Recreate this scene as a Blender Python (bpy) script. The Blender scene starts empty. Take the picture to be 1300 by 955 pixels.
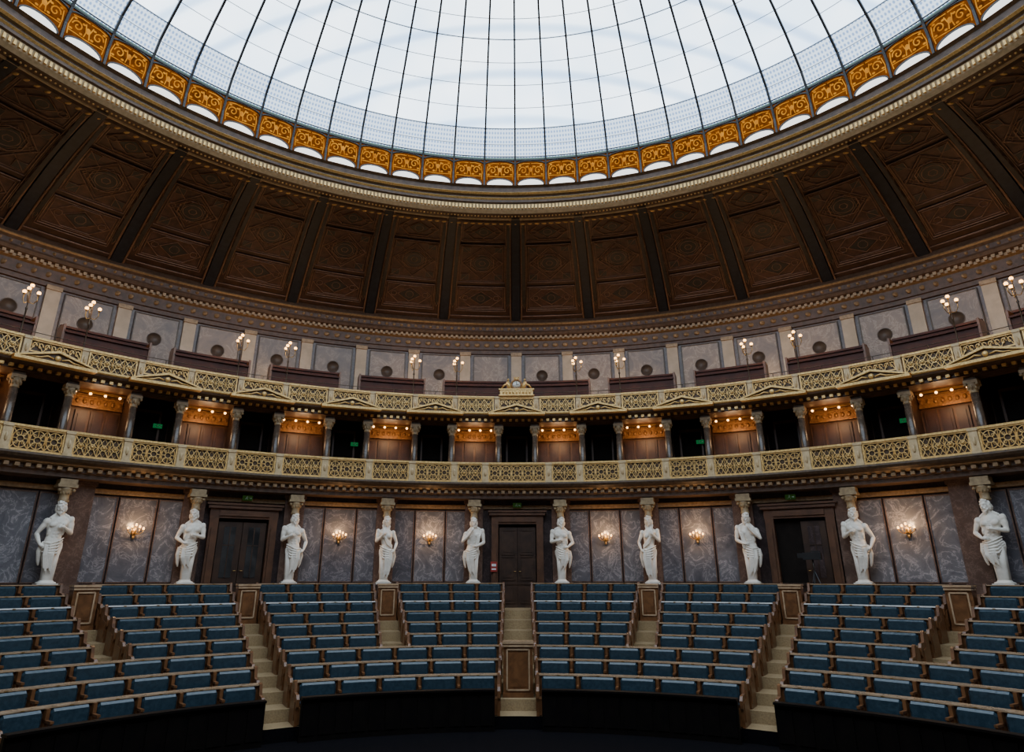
import bpy, bmesh, math, random
from mathutils import Vector, Matrix
random.seed(7)
sc=bpy.context.scene; COL=sc.collection
CY=7.0
rad=math.radians; sin=math.sin; cos=math.cos; PI=math.pi
def P(a,r,z):
    a=rad(a); return (r*sin(a), CY+r*cos(a), z)
BAY=10.28
# ------------------------------------------------------------------ materials
def nt(name):
    m=bpy.data.materials.new(name); m.use_nodes=True; t=m.node_tree
    b=t.nodes['Principled BSDF']; return m,t,b
def ramp(t,fac,stops):
    r=t.nodes.new('ShaderNodeValToRGB'); e=r.color_ramp.elements
    while len(e)<len(stops): e.new(.5)
    for i,(p,c) in enumerate(stops):
        e[i].position=p; e[i].color=(c[0],c[1],c[2],1)
    t.links.new(fac,r.inputs[0]); return r.outputs[0]
def noise(t,scale,detail=4,dist=0,coord='Object',rough=.55):
    tc=t.nodes.new('ShaderNodeTexCoord'); n=t.nodes.new('ShaderNodeTexNoise')
    n.inputs['Scale'].default_value=scale; n.inputs['Detail'].default_value=detail
    n.inputs['Distortion'].default_value=dist; n.inputs['Roughness'].default_value=rough
    oi=t.nodes.new('ShaderNodeObjectInfo'); ad=t.nodes.new('ShaderNodeVectorMath'); ad.operation='ADD'
    mu=t.nodes.new('ShaderNodeMath'); mu.operation='MULTIPLY'; mu.inputs[1].default_value=37
    t.links.new(oi.outputs['Random'],mu.inputs[0]); t.links.new(mu.outputs[0],ad.inputs[1])
    t.links.new(tc.outputs[coord],ad.inputs[0]); t.links.new(ad.outputs[0],n.inputs['Vector']); return n.outputs['Fac']
def mul(t,a,b):
    x=t.nodes.new('ShaderNodeMix'); x.data_type='RGBA'; x.blend_type='MULTIPLY'; x.inputs[0].default_value=1
    t.links.new(a,x.inputs[6]); t.links.new(b,x.inputs[7]); return x.outputs[2]
def mk(name,c1,c2=None,scale=6,rough=.5,metal=0,bump=0,dist=0,spec=.5):
    m,t,b=nt(name); c2=c2 or tuple(x*.7 for x in c1)
    n=noise(t,scale,5,dist)
    t.links.new(ramp(t,n,[(.35,c2),(.65,c1)]),b.inputs['Base Color'])
    b.inputs['Roughness'].default_value=rough; b.inputs['Metallic'].default_value=metal
    b.inputs['Specular IOR Level'].default_value=spec
    if bump:
        bp=t.nodes.new('ShaderNodeBump'); bp.inputs['Strength'].default_value=bump; bp.inputs['Distance'].default_value=.03
        t.links.new(n,bp.inputs['Height']); t.links.new(bp.outputs[0],b.inputs['Normal'])
    return m
def marble(name,a,b_,vein,scale=2.2,rough=.3,dist=.5,var=0):
    m,t,b=nt(name)
    n=noise(t,scale,12,dist,rough=.66)
    col=ramp(t,n,[(.25,b_),(.48,a),(.50,vein),(.52,a),(.78,b_)])
    n2=noise(t,scale*.45,6,.3); col=mul(t,col,ramp(t,n2,[(.3,(.62,.60,.60)),(.7,(1.18,1.12,1.06))]))
    if var:
        oi=t.nodes.new('ShaderNodeObjectInfo'); col=mul(t,col,ramp(t,oi.outputs['Random'],[(0,(1-var,1-var,1-var*.8)),(1,(1+var,1+var*.9,1+var*.8))]))
    t.links.new(col,b.inputs['Base Color'])
    b.inputs['Roughness'].default_value=rough; return m
def emis(name,c,s,c2=None,scale=1):
    m,t,b=nt(name); e=t.nodes.new('ShaderNodeEmission'); e.inputs[1].default_value=s
    if c2:
        n=noise(t,scale,3); t.links.new(ramp(t,n,[(.3,c2),(.65,c)]),e.inputs[0])
    else: e.inputs[0].default_value=(*c,1)
    t.links.new(e.outputs[0],t.nodes['Material Output'].inputs[0]); return m
def uvpattern(name,kind,stops,s,scale):
    m,t,b=nt(name); tc=t.nodes.new('ShaderNodeTexCoord'); mp=t.nodes.new('ShaderNodeMapping')
    mp.inputs['Scale'].default_value=(*scale,1); t.links.new(tc.outputs['UV'],mp.inputs[0])
    v=t.nodes.new('ShaderNodeTexVoronoi'); v.voronoi_dimensions='2D'; v.inputs['Scale'].default_value=1
    v.inputs['Randomness'].default_value=0 if kind=='dots' else .9
    t.links.new(mp.outputs[0],v.inputs['Vector'])
    e=t.nodes.new('ShaderNodeEmission'); e.inputs[1].default_value=s
    t.links.new(ramp(t,v.outputs['Distance'],stops),e.inputs[0])
    t.links.new(e.outputs[0],t.nodes['Material Output'].inputs[0]); return m
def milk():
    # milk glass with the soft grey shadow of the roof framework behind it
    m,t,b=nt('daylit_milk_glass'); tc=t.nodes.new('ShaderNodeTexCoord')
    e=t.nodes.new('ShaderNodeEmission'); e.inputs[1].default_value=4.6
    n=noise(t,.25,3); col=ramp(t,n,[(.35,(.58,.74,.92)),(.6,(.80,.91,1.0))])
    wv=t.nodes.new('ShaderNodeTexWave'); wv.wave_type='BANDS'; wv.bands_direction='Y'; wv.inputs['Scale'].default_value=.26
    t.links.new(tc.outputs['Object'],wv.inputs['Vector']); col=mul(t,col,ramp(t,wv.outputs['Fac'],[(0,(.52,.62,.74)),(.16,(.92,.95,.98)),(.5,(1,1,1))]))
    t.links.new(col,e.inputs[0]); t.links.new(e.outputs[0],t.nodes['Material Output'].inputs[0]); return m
M={}
M['statue']=mk('white_marble',(.86,.80,.70),(.70,.64,.55),5,.45)
M['capstone']=mk('beige_capital_stone',(.40,.29,.155),(.25,.17,.09),10,.5)
M['bluemarble']=marble('grey_blue_veined_marble',(.150,.152,.170),(.080,.082,.096),(.32,.31,.33),2.1,.2,.9,.22)
M['palemarble']=marble('pale_brown_marble',(.26,.18,.115),(.14,.095,.065),(.40,.31,.22),1.5,.3,.8,.15)
M['inset']=mk('dusky_round_inset',(.10,.072,.055),(.07,.05,.038),4,.5)
M['darkstone']=marble('dark_purple_stone',(.045,.030,.030),(.025,.018,.018),(.10,.07,.07),3)
M['pinkstone']=marble('brown_pink_stone',(.13,.08,.06),(.08,.048,.038),(.22,.15,.12),4)
M['darkwood']=mk('dark_wood',(.055,.027,.015),(.027,.013,.008),3,.4)
M['warmwood']=mk('warm_wood_panelling',(.20,.09,.04),(.13,.055,.025),3,.4)
M['midwood']=mk('mid_wood_panelling',(.12,.052,.025),(.07,.03,.015),3,.4)
M['gallerywood']=mk('red_brown_gallery_wood',(.085,.024,.012),(.05,.014,.008),3,.5,spec=.25)
M['wood']=mk('bench_wood',(.20,.085,.032),(.11,.045,.017),4,.33,dist=1)
M['desk']=mk('polished_desk_wood',(.50,.34,.21),(.36,.23,.13),4,.14,dist=1)
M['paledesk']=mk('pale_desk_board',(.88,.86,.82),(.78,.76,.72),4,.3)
M['leather']=mk('blue_leather',(.030,.056,.074),(.018,.036,.050),14,.24,bump=.2)
M['brownleather']=mk('oxblood_leather',(.10,.028,.02),(.06,.016,.013),10,.5,spec=.25)
M['gold']=mk('pale_gilding',(.88,.58,.22),(.58,.35,.11),18,.38,.3,bump=.2)
M['blockgold']=mk('beige_block_stone',(.62,.46,.25),(.47,.33,.17),8,.5)
M['duskgold']=mk('dusky_gilding',(.42,.21,.07),(.20,.09,.03),14,.45,.3,bump=.3)
M['backing']=mk('balustrade_backing',(.095,.05,.018),(.05,.026,.010),10,.5)
M['bronze']=mk('dark_bronze',(.09,.055,.028),(.045,.026,.015),10,.4,.3)
M['cream']=mk('cream_stucco',(.58,.43,.25),(.42,.31,.17),8,.5)
M['creamwall']=mk('cream_pilaster',(.60,.49,.37),(.47,.38,.28),3,.6)
M['cove']=mk('dark_coffer_paint',(.095,.052,.038),(.055,.030,.023),2.5,.6)
M['covefield']=mk('coffer_field_paint',(.125,.064,.045),(.065,.038,.030),5,.6)
M['covegreen']=mk('coffer_inset_paint',(.055,.046,.038),(.036,.030,.026),5,.6)
M['coveline']=mk('coffer_gilded_lines',(.29,.165,.10),(.18,.10,.06),8,.5,.1)
M['covedark']=mk('cove_rib_paint',(.024,.027,.038),(.014,.015,.021),6,.5)
M['cornice']=mk('brown_cornice',(.14,.08,.05),(.075,.044,.028),7,.5)
M['cornicegold']=mk('cornice_gilding',(.42,.27,.14),(.25,.155,.075),12,.45,.2)
M['carpet']=mk('honey_carpet',(.36,.25,.125),(.26,.175,.085),30,.9,bump=.1)
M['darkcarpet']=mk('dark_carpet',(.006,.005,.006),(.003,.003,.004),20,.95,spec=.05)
M['blackwood']=mk('near_black_parapet_wood',(.007,.005,.004),(.004,.003,.003),5,.5,spec=.12)
M['column']=marble('column_marble',(.085,.062,.045),(.045,.032,.024),(.17,.12,.085),3,.25)
M['black']=mk('black_metal',(.015,.015,.016),None,5,.4)
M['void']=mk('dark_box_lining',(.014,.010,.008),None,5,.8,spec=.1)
M['iron']=mk('skylight_iron',(.03,.028,.028),None,5,.5)
M['greyiron']=mk('grey_glazing_bar',(.24,.28,.34),None,5,.5)
M['brass']=mk('brass',(.65,.42,.16),(.5,.3,.1),10,.3,.8)
M['red']=mk('red_plastic',(.4,.04,.03),None,5,.4)
M['white']=mk('white_plastic',(.8,.8,.8),None,5,.4)
M['signwhite']=mk('pale_green_pictogram',(.4,.55,.42),None,5,.5)
M['bulb']=emis('warm_bulb',(1,.50,.15),8)
M['green']=emis('exit_green',(.02,.36,.10),.28)
M['dimgreen']=emis('dim_exit_green',(.07,.18,.035),.13)
M['pane']=emis('daylit_pane',(.40,.42,.46),.06,(.15,.16,.18),2)
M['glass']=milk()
M['scallop']=emis('daylit_white_scallop',(.92,.94,.92),2.3)
M['goldglass']=emis('amber_stained_glass',(.30,.085,.008),.8,(.11,.03,.003),5)
M['scroll']=emis('bright_amber_scrollwork',(1,.42,.045),.85,(.60,.20,.018),4)
M['dotglass']=uvpattern('blue_dotted_glass','dots',[(.22,(.20,.33,.56)),(.40,(.62,.76,.93))],2.5,(2.2,7))
M['greenglass']=emis('green_glass_line',(.22,.38,.33),.7)
# ------------------------------------------------------------------ mesh builder
class MB:
    def __init__(s,fr=None): s.v=[];s.f=[];s.sm=[];s.uv=[];s.fr=fr;s.M=None
    def add(s,vs,fs,smooth=False,uv=None):
        n=len(s.v)
        if s.M is not None: vs=[s.M(v) if callable(s.M) else s.M@Vector(v) for v in vs]
        s.v+=[tuple(v) for v in vs]; s.f+=[tuple(i+n for i in f) for f in fs]; s.sm+=[smooth]*len(fs)
        s.uv+= uv if uv else [(v[0],v[2]) for v in vs]
    def p(s,a,r,z):
        if s.fr is None: return P(a,r,z)
        am,R,z0=s.fr; t=rad(a-am); return (r*sin(t), r*cos(t)-R, z-z0)
    def rev(s,prof,a0,a1,n,smooth=True,uvt=None):
        vs=[];uv=[];fs=[];L=len(prof)
        for i in range(n+1):
            a=a0+(a1-a0)*i/n
            for j,(r,z) in enumerate(prof):
                vs.append(s.p(a,r,z)); uv.append((a,uvt[j] if uvt else j/(L-1)))
        for i in range(n):
            for j in range(L-1):
                q=i*L+j; fs.append((q,q+1,q+L+1,q+L))
        s.add(vs,fs,smooth,uv)
    def arc(s,a0,a1,r0,r1,z0,z1,n=6,zo=0):
        vs=[];fs=[]
        for i in range(n+1):
            a=a0+(a1-a0)*i/n
            vs+=[s.p(a,r0,z0),s.p(a,r1,z0),s.p(a,r1,z1+zo),s.p(a,r0,z1)]
        for i in range(n):
            q=i*4
            for j in range(4): fs.append((q+j,q+(j+1)%4,q+4+(j+1)%4,q+4+j))
        fs+=[(3,2,1,0),(n*4,n*4+1,n*4+2,n*4+3)]
        s.add(vs,fs)
    def pad(s,a0,a1,r0,r1,z0,z1,b=.02,n=3):
        vs=[];fs=[];db=math.degrees(b/r0)
        secs=[(a0,b)]+[(a0+db+(a1-a0-2*db)*i/n,0) for i in range(n+1)]+[(a1,b)]
        for a,k in secs:
            q=[(r0+k,z0+b+k),(r0+b+k,z0+k),(r1,z0+k),(r1,z1-k),(r0+b+k,z1-k),(r0+k,z1-b-k)]
            vs+=[s.p(a,r,z) for r,z in q]
        for i in range(len(secs)-1):
            q=i*6
            for j in range(6): fs.append((q+j,q+(j+1)%6,q+6+(j+1)%6,q+6+j))
        fs+=[(5,4,3,2,1,0),tuple(range(len(vs)-6,len(vs)))]
        s.add(vs,fs)
    def box(s,c,d):
        x,y,z=c;a,b,e=d[0]/2,d[1]/2,d[2]/2
        vs=[(x+i*a,y+j*b,z+k*e) for i in(-1,1) for j in(-1,1) for k in(-1,1)]
        s.add(vs,[(0,1,3,2),(4,6,7,5),(0,4,5,1),(2,3,7,6),(0,2,6,4),(1,5,7,3)])
    def lathe(s,prof,c=(0,0,0),n=16,smooth=True,sq=None):
        vs=[];fs=[];L=len(prof)
        for i in range(n):
            t=2*PI*i/n
            for r,z in prof: vs.append((c[0]+r*cos(t),c[1]+r*sin(t),c[2]+z))
        for i in range(n):
            for j in range(L-1):
                q=i*L+j; w=((i+1)%n)*L+j; fs.append((q,q+1,w+1,w))
        fs.append(tuple(i*L for i in range(n))); fs.append(tuple(i*L+L-1 for i in range(n)))
        s.add(vs,fs,smooth)
    def tube(s,pts,rr,n=8,smooth=True,closed=False):
        pts=[Vector(p) for p in pts]; k=len(pts)
        if not hasattr(rr,'__len__'): rr=[rr]*k
        vs=[];fs=[]
        up=Vector((0,0,1))
        for i,p in enumerate(pts):
            if closed: t=pts[(i+1)%k]-pts[i-1]
            else: t=pts[min(i+1,k-1)]-pts[max(i-1,0)]
            t.normalize()
            u=up if abs(t.dot(up))<.95 else Vector((0,1,0))
            a=t.cross(u).normalized(); b=t.cross(a).normalized()
            for j in range(n):
                w=2*PI*(j+.5)/n; vs.append(p+(a*cos(w)+b*sin(w))*rr[i])
        for i in range(k if closed else k-1):
            for j in range(n):
                i2=(i+1)%k; fs.append((i*n+j,i*n+(j+1)%n,i2*n+(j+1)%n,i2*n+j))
        if not closed: fs+=[tuple(range(n)),tuple(range((k-1)*n,k*n))]
        s.add(vs,fs,smooth)
    def ell(s,c,r,n=12,rot=None):
        if not hasattr(r,'__len__'): r=(r,r,r)
        vs=[];fs=[];h=max(4,n//2)
        def T(v): return Vector(v)+Vector(c)
        vs.append(T((0,0,-r[2])))
        for i in range(1,h):
            f=-PI/2+PI*i/h
            for j in range(n):
                t=2*PI*j/n; vs.append(T((r[0]*cos(f)*cos(t),r[1]*cos(f)*sin(t),r[2]*sin(f))))
        vs.append(T((0,0,r[2])))
        for j in range(n):
            fs.append((0,1+(j+1)%n,1+j)); e=len(vs)-1; q=1+(h-2)*n; fs.append((q+j,q+(j+1)%n,e))
        for i in range(h-2):
            for j in range(n):
                q=1+i*n; fs.append((q+j,q+(j+1)%n,q+n+(j+1)%n,q+n+j))
        s.add(vs,fs,True)
    def prism(s,poly,y0,y1):   # poly in (x,z)
        n=len(poly); vs=[(x,y0,z) for x,z in poly]+[(x,y1,z) for x,z in poly]
        fs=[tuple(range(n))[::-1],tuple(range(n,2*n))]+[(i,(i+1)%n,n+(i+1)%n,n+i) for i in range(n)]
        s.add(vs,fs)
    def prismx(s,poly,x0,x1):  # poly in (y,z)
        n=len(poly); vs=[(x0,y,z) for y,z in poly]+[(x1,y,z) for y,z in poly]
        fs=[tuple(range(n))[::-1],tuple(range(n,2*n))]+[(i,(i+1)%n,n+(i+1)%n,n+i) for i in range(n)]
        s.add(vs,fs)
    def loft(s,secs,n=24,pw=2.0,rip=None):
        vs=[];fs=[]
        for sec in secs:
            z,w,d=sec[:3]; xo=sec[3] if len(sec)>3 else 0; yo=sec[4] if len(sec)>4 else 0
            for j in range(n):
                t=2*PI*j/n; c_,s_=cos(t),sin(t)
                k=(abs(c_)**pw+abs(s_)**pw)**(-1/pw)
                if rip: k*=rip(t,z)
                vs.append((xo+w*k*c_,yo+d*k*s_,z))
        L=len(secs)
        for i in range(L-1):
            for j in range(n): fs.append((i*n+j,i*n+(j+1)%n,(i+1)*n+(j+1)%n,(i+1)*n+j))
        fs+=[tuple(range(n))[::-1],tuple(range((L-1)*n,L*n))]
        s.add(vs,fs,True)
    def build(s,name,mat,parent=None,loc=None,rz=0,recalc=True):
        me=bpy.data.meshes.new(name); me.from_pydata(s.v,[],s.f)
        u=me.uv_layers.new(name='UVMap')
        for l in me.loops: u.data[l.index].uv=s.uv[l.vertex_index]
        for p,q in zip(me.polygons,s.sm): p.use_smooth=q
        if recalc:
            bm=bmesh.new(); bm.from_mesh(me); bmesh.ops.recalc_face_normals(bm,faces=bm.faces); bm.to_mesh(me); bm.free()
        me.materials.append(M[mat]); o=bpy.data.objects.new(name,me); COL.objects.link(o)
        if parent: o.parent=parent
        if loc: o.location=loc
        o.rotation_euler.z=rz
        return o
def bake(o,vox,sm=3):
    r=o.modifiers.new('r','REMESH'); r.mode='VOXEL'; r.voxel_size=vox; r.use_smooth_shade=True
    k=o.modifiers.new('s','SMOOTH'); k.iterations=sm; k.factor=.5
    bpy.context.view_layer.update(); dg=bpy.context.evaluated_depsgraph_get()
    me=bpy.data.meshes.new_from_object(o.evaluated_get(dg)); o.modifiers.clear(); o.data=me
    for p in me.polygons: p.use_smooth=True
def thing(name,label,cat,a,r,z,group=None):
    o=bpy.data.objects.new(name,None); COL.objects.link(o); o.empty_display_size=.2
    o.location=P(a,r,z); o.rotation_euler.z=-rad(a); o['label']=label; o['category']=cat
    if group: o['group']=group
    return o
def struct(name,a=0,r=0,z=0):
    o=bpy.data.objects.new(name,None); COL.objects.link(o); o.location=P(a,r,z); o.rotation_euler.z=-rad(a)
    o['kind']='structure'; return o
def S(mb,name,mat,parent=None):
    o=mb.build(name,mat,parent)
    if parent is None: o['kind']='structure'
    return o
KC={}
def dup(src,a,r,z,label,group=None):
    def cp(o,par):
        c=o.copy(); COL.objects.link(c)
        if par: c.parent=par
        ch=KC.get(o.name)
        if ch is None: ch=[x for x in COL.objects if x.parent==o]; KC[o.name]=ch
        for x in ch: cp(x,c)
        return c
    c=cp(src,None); c.location=P(a,r,z); c.rotation_euler.z=-rad(a); c['label']=label
    if group: c['group']=group
    return c
ORD=['first','second','third','fourth','fifth','sixth','seventh','eighth','ninth','tenth','eleventh','twelfth']
def side(a): return 'left' if a<0 else 'right'
# ------------------------------------------------------------------ camera, world
cam=bpy.data.cameras.new('camera'); co=bpy.data.objects.new('camera',cam); COL.objects.link(co)
co.location=(0,0,.97); co.rotation_euler=(rad(90+19.7),0,rad(1.0)); cam.sensor_width=36; cam.lens=840/1300*36
cam.shift_y=-45.5/1300; cam.shift_x=8.5/1300; sc.camera=co
w=bpy.data.worlds.new('world'); sc.world=w; w.use_nodes=True
w.node_tree.nodes['Background'].inputs[0].default_value=(.6,.7,.9,1); w.node_tree.nodes['Background'].inputs[1].default_value=.05
def plight(a,r,z,e,size=.06,c=(1,.60,.28)):
    l=bpy.data.lights.new('lamp_light','POINT'); l.energy=e; l.color=c; l.shadow_soft_size=size
    o=bpy.data.objects.new('lamp_light',l); COL.objects.link(o); o.location=P(a,r,z); return o
# ------------------------------------------------------------------ floor terraces
NROW=9; R0=15.5; PITCH=.7; DROP=.24
m=MB(); prof=[(17.3,0)]; z=0
for k in range(NROW):
    e=R0-PITCH*k-.47; prof.append((e,z)); z-=DROP; prof.append((e,z))
for i in range(len(prof)-1): m.rev(prof[i:i+2],-180,180,144,False)
S(m,'floor','carpet')
zf=z
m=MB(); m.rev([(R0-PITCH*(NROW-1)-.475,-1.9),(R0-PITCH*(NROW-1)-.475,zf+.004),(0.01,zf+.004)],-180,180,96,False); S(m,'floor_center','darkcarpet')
# ------------------------------------------------------------------ lower wall
m=MB(); m.rev([(17,-.02),(17,.1),(17,.78),(17,3.6)],-180,180,144); wf=S(m,'wall_lower','darkstone')
m=MB(); m.arc(-180,180,16.93,17.0,0,.72,144); m.arc(-180,180,16.88,17,.72,.80,144); S(m,'baseboard_lower','darkwood')
for j in range(-6,7):
    ac=BAY*j
    if j in(0,3,-3): continue
    for (b0,b1) in((-1.62,1.62),(-4.05,-1.95),(1.95,4.05)):
        m=MB((ac,17,0)); m.arc(ac+b0,ac+b1,16.93,17.0,.84,3.12,6); o=m.build('marble_panel','bluemarble',wf,P(ac,17,0),-rad(ac))
        m=MB((ac,17,0)); 
        for q in((b0-.09,b0),(b1,b1+.09)): m.arc(ac+q[0],ac+q[1],16.91,17,.84,3.12,1)
        m.arc(ac+b0-.09,ac+b1+.09,16.91,17,3.12,3.15,5); m.arc(ac+b0-.09,ac+b1+.09,16.91,17,.81,.84,5)
        m.build('panel_frame','pinkstone',o)
for s_ in(-1,1):
    for k in range(6):
        a=s_*(5.14+BAY*k)
        m=MB((a,17,0)); m.box((0,-.1,1.78),(.62,.2,3.55)); m.box((0,-.12,3.45),(.7,.26,.12)); m.box((0,-.12,.4),(.72,.26,.8))
        m.build('pilaster','pinkstone',wf,P(a,17,0),-rad(a))
m=MB(); m.rev([(17.02,3.5),(16.4,3.52),(16.4,3.64),(16.34,3.66),(16.34,3.78)],-180,180,144,False); S(m,'trim_1','cornice')
m=MB(); m.rev([(16.34,3.78),(16.2,3.8),(16.16,3.84)],-180,180,144,False)
for i in range(-72,73):
    a=i*.86; m.arc(a-.2,a+.2,16.2,16.34,3.68,3.77,1)
m.rev([(17.0,3.2),(16.9,3.22),(16.9,3.34),(17.0,3.36)],-180,180,144,False)
S(m,'trim_2','cornicegold')
m=MB(); m.rev([(16.16,3.84),(16.02,3.9),(15.98,3.97),(16.02,4.03),(18.2,4.04)],-180,180,144,False); S(m,'trim_3','bronze')
# ------------------------------------------------------------------ balustrades
def ringpts(m,ac,zc,r,ra,n=14,kx=1):
    return [m.p(ac+math.degrees(ra*kx*cos(2*PI*i/n)/r),r,zc+ra*sin(2*PI*i/n)) for i in range(n)]
def panel(root,fr,a0,a1,r,z0,z1,style,mat='gold'):
    m=MB(fr); h=z1-z0; t=.04
    m.arc(a0,a1,r-.03,r+.03,z0,z0+t,5); m.arc(a0,a1,r-.03,r+.03,z1-t,z1,5)
    dt=math.degrees(t/r); m.arc(a0,a0+dt,r-.03,r+.03,z0,z1,1); m.arc(a1-dt,a1,r-.03,r+.03,z0,z1,1)
    zi0,zi1=z0+t,z1-t; hi=zi1-zi0; wd=rad(a1-a0)*r-2*t
    n=max(1,round(wd/(hi*(.62 if style==0 else .78 if style==1 else 1)))); b0=a0+dt; st=(a1-a0-2*dt)/n; zc=(zi0+zi1)/2; hw=rad(st)*r/2
    for i in range(n):
        x0=b0+i*st; x1=x0+st; xc=(x0+x1)/2
        R=.0145
        def seg(pts,w=R): m.tube([m.p(x,r,z) for x,z in pts],w,4,False)
        if style==0:
            seg([(x0,zi0),(xc,zc),(x1,zi1)]); seg([(x0,zi1),(xc,zc),(x1,zi0)])
            seg([(x0,zc),(x1,zc)],R*.8); seg([(x0,zi0),(x0,zi1)],R*.8)
            seg([(x0,zc),(xc,zi1),(x1,zc),(xc,zi0),(x0,zc)],R*.8)
            m.tube(ringpts(m,xc,zc,r,hw*.5,12),R,4,False,True); m.ell(m.p(xc,r-.02,zc),.036,8)
        elif style==1:
            kx=hw/(hi*.5)
            m.tube(ringpts(m,xc,zc,r,hi*.46,16,kx),R,4,False,True); m.tube(ringpts(m,xc,zc,r,hi*.16,10),R,4,False,True)
            for q in range(8):
                t0=q*PI/4
                e_=.66 if q%2 else .46
                pa=(xc+math.degrees(hi*.16*cos(t0)/r),zc+hi*.16*sin(t0)); pb=(xc+math.degrees(hi*e_*kx*cos(t0)/r),zc+hi*e_*sin(t0))
                pb=(min(max(pb[0],x0),x1),min(max(pb[1],zi0),zi1)); seg([pa,pb],R*.9)
            for q in range(4):
                t0=PI/4+q*PI/2; m.tube(ringpts(m,xc+math.degrees(hi*.30*kx*cos(t0)/r),zc+hi*.30*sin(t0),r,hi*.07,6),R*.6,4,False,True)
            seg([(x0,zi0),(x0,zi1)],R*.8)
        else:
            for q in range(2):
                xm=x0+st*(.25+.5*q)
                pts=[m.p(xm+st*.22*cos(w_*.5)*(1-w_/14),r,zc+hi*.42*sin(w_*.5)*(1-w_/14)) for w_ in range(13)]
                m.tube(pts,R*1.2,4,False)
            seg([(x0,zi0),(xc,zi1),(x1,zi0)],R)
    o=m.build('lattice_panel',mat,root)
    m=MB(fr); m.arc(a0,a1,r+.04,r+.06,z0,z1,5); m.build('backing','backing',o)
def post(root,fr,a,r,z0,z1,w=.2,mat='blockgold'):
    m=MB(fr); d=math.degrees(w/2/r)
    m.arc(a-d,a+d,r-.07,r+.08,z0,z1,2); m.arc(a-d*1.2,a+d*1.2,r-.09,r+.1,z1-.05,z1+.03,2); m.arc(a-d*1.2,a+d*1.2,r-.09,r+.1,z0,z0+.07,2)
    m.ell(m.p(a,r-.08,(z0+z1)/2),(.05,.03,.12),8)
    m.build('post',mat,root)
RB=16.15; fr=(0,RB,4.03); bl=thing('balustrade','long curved balustrade of pale gold lattice panels along the lower gallery, above the statues','balustrade',0,RB,4.03)
bounds=[3.9,7.71]+[7.71+5.14*i for i in range(1,12)]
panel(bl,fr,-3.55,3.55,RB,4.06,4.66,1)
for s_ in(-1,1):
    for i in range(len(bounds)-1):
        a0,a1=bounds[i]+.38,bounds[i+1]-.38
        if s_<0:a0,a1=-a1,-a0
        panel(bl,fr,a0,a1,RB,4.06,4.66,[0,1][i%2])
    for b in bounds: post(bl,fr,s_*b,RB,4.03,4.68)
m=MB(fr); m.arc(-64,64,RB-.06,RB+.08,4.66,4.72,96); m.build('top_rail','gold',bl)
m=MB(fr); m.arc(-64,64,RB-.08,RB+.08,4.03,4.07,96); m.build('bottom_rail','gold',bl)
# ------------------------------------------------------------------ lower gallery boxes
m=MB(); m.rev([(18.0,4.0),(18.0,6.3)],-180,180,144); wg=S(m,'wall_gallery','warmwood')
m=MB(); m.rev([(16.5,6.22),(18.1,6.22)],-180,180,144); S(m,'ceiling_gallery','midwood')
for j in range(-6,7):
    ac=BAY*j; fr=(ac,18,4.04)
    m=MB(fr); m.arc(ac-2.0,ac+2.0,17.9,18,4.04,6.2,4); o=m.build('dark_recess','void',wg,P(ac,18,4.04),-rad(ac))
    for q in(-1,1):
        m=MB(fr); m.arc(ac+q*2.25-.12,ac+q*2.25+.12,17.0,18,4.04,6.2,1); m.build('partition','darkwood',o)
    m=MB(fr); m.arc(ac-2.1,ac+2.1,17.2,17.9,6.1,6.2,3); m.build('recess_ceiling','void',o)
    m=MB(fr); m.arc(ac-1.3,ac-1.1,17.84,17.9,4.04,5.9,1); m.arc(ac+1.1,ac+1.3,17.84,17.9,4.04,5.9,1); m.arc(ac-1.3,ac+1.3,17.84,17.9,5.9,6.0,2); m.build('inner_door_frame','midwood',o)
for s_ in(-1,1):
    for k in range(6):
        ac=s_*(5.14+BAY*k); fr=(ac,18,4.04)
        m=MB(fr)
        for q in range(4):
            x0=ac-2.6+q*1.32; m.arc(x0+.12,x0+1.18,17.93,18,4.1,5.72,2); m.arc(x0+.35,x0+.95,17.9,17.96,4.3,5.6,1)
        m.build('wall_panel','midwood',wg,P(ac,18,4.04),-rad(ac))
        m=MB(fr); m.arc(ac-2.7,ac+2.7,17.85,18,5.8,6.2,5)
        for q in range(9):
            x=ac-2.5+q*.62; m.ell(m.p(x,17.84,5.97),(.06,.03,.08),8)
        m.arc(ac-2.7,ac+2.7,17.78,17.9,6.08,6.13,4); m.arc(ac-2.7,ac+2.7,17.78,17.9,5.78,5.83,4)
        m.build('gilded_frieze','duskgold',wg,P(ac,18,4.04),-rad(ac))
        t=thing('gallery_light',f'row of warm bulbs in the {ORD[k]} lit gallery box {side(s_)} of centre','light fitting',ac,17.35,6.1,'lights in the lower gallery boxes')
        m=MB(); m.box((0,0,.06),(1.5,.05,.06)); m.build('rail','brass',t)
        for q in range(4):
            m=MB(); m.ell((-.6+q*.4,-.02,.0),.042,8); m.build('bulb','bulb',t)
        plight(ac,17.1,5.75,24,.25,(1,.60,.30))
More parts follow.
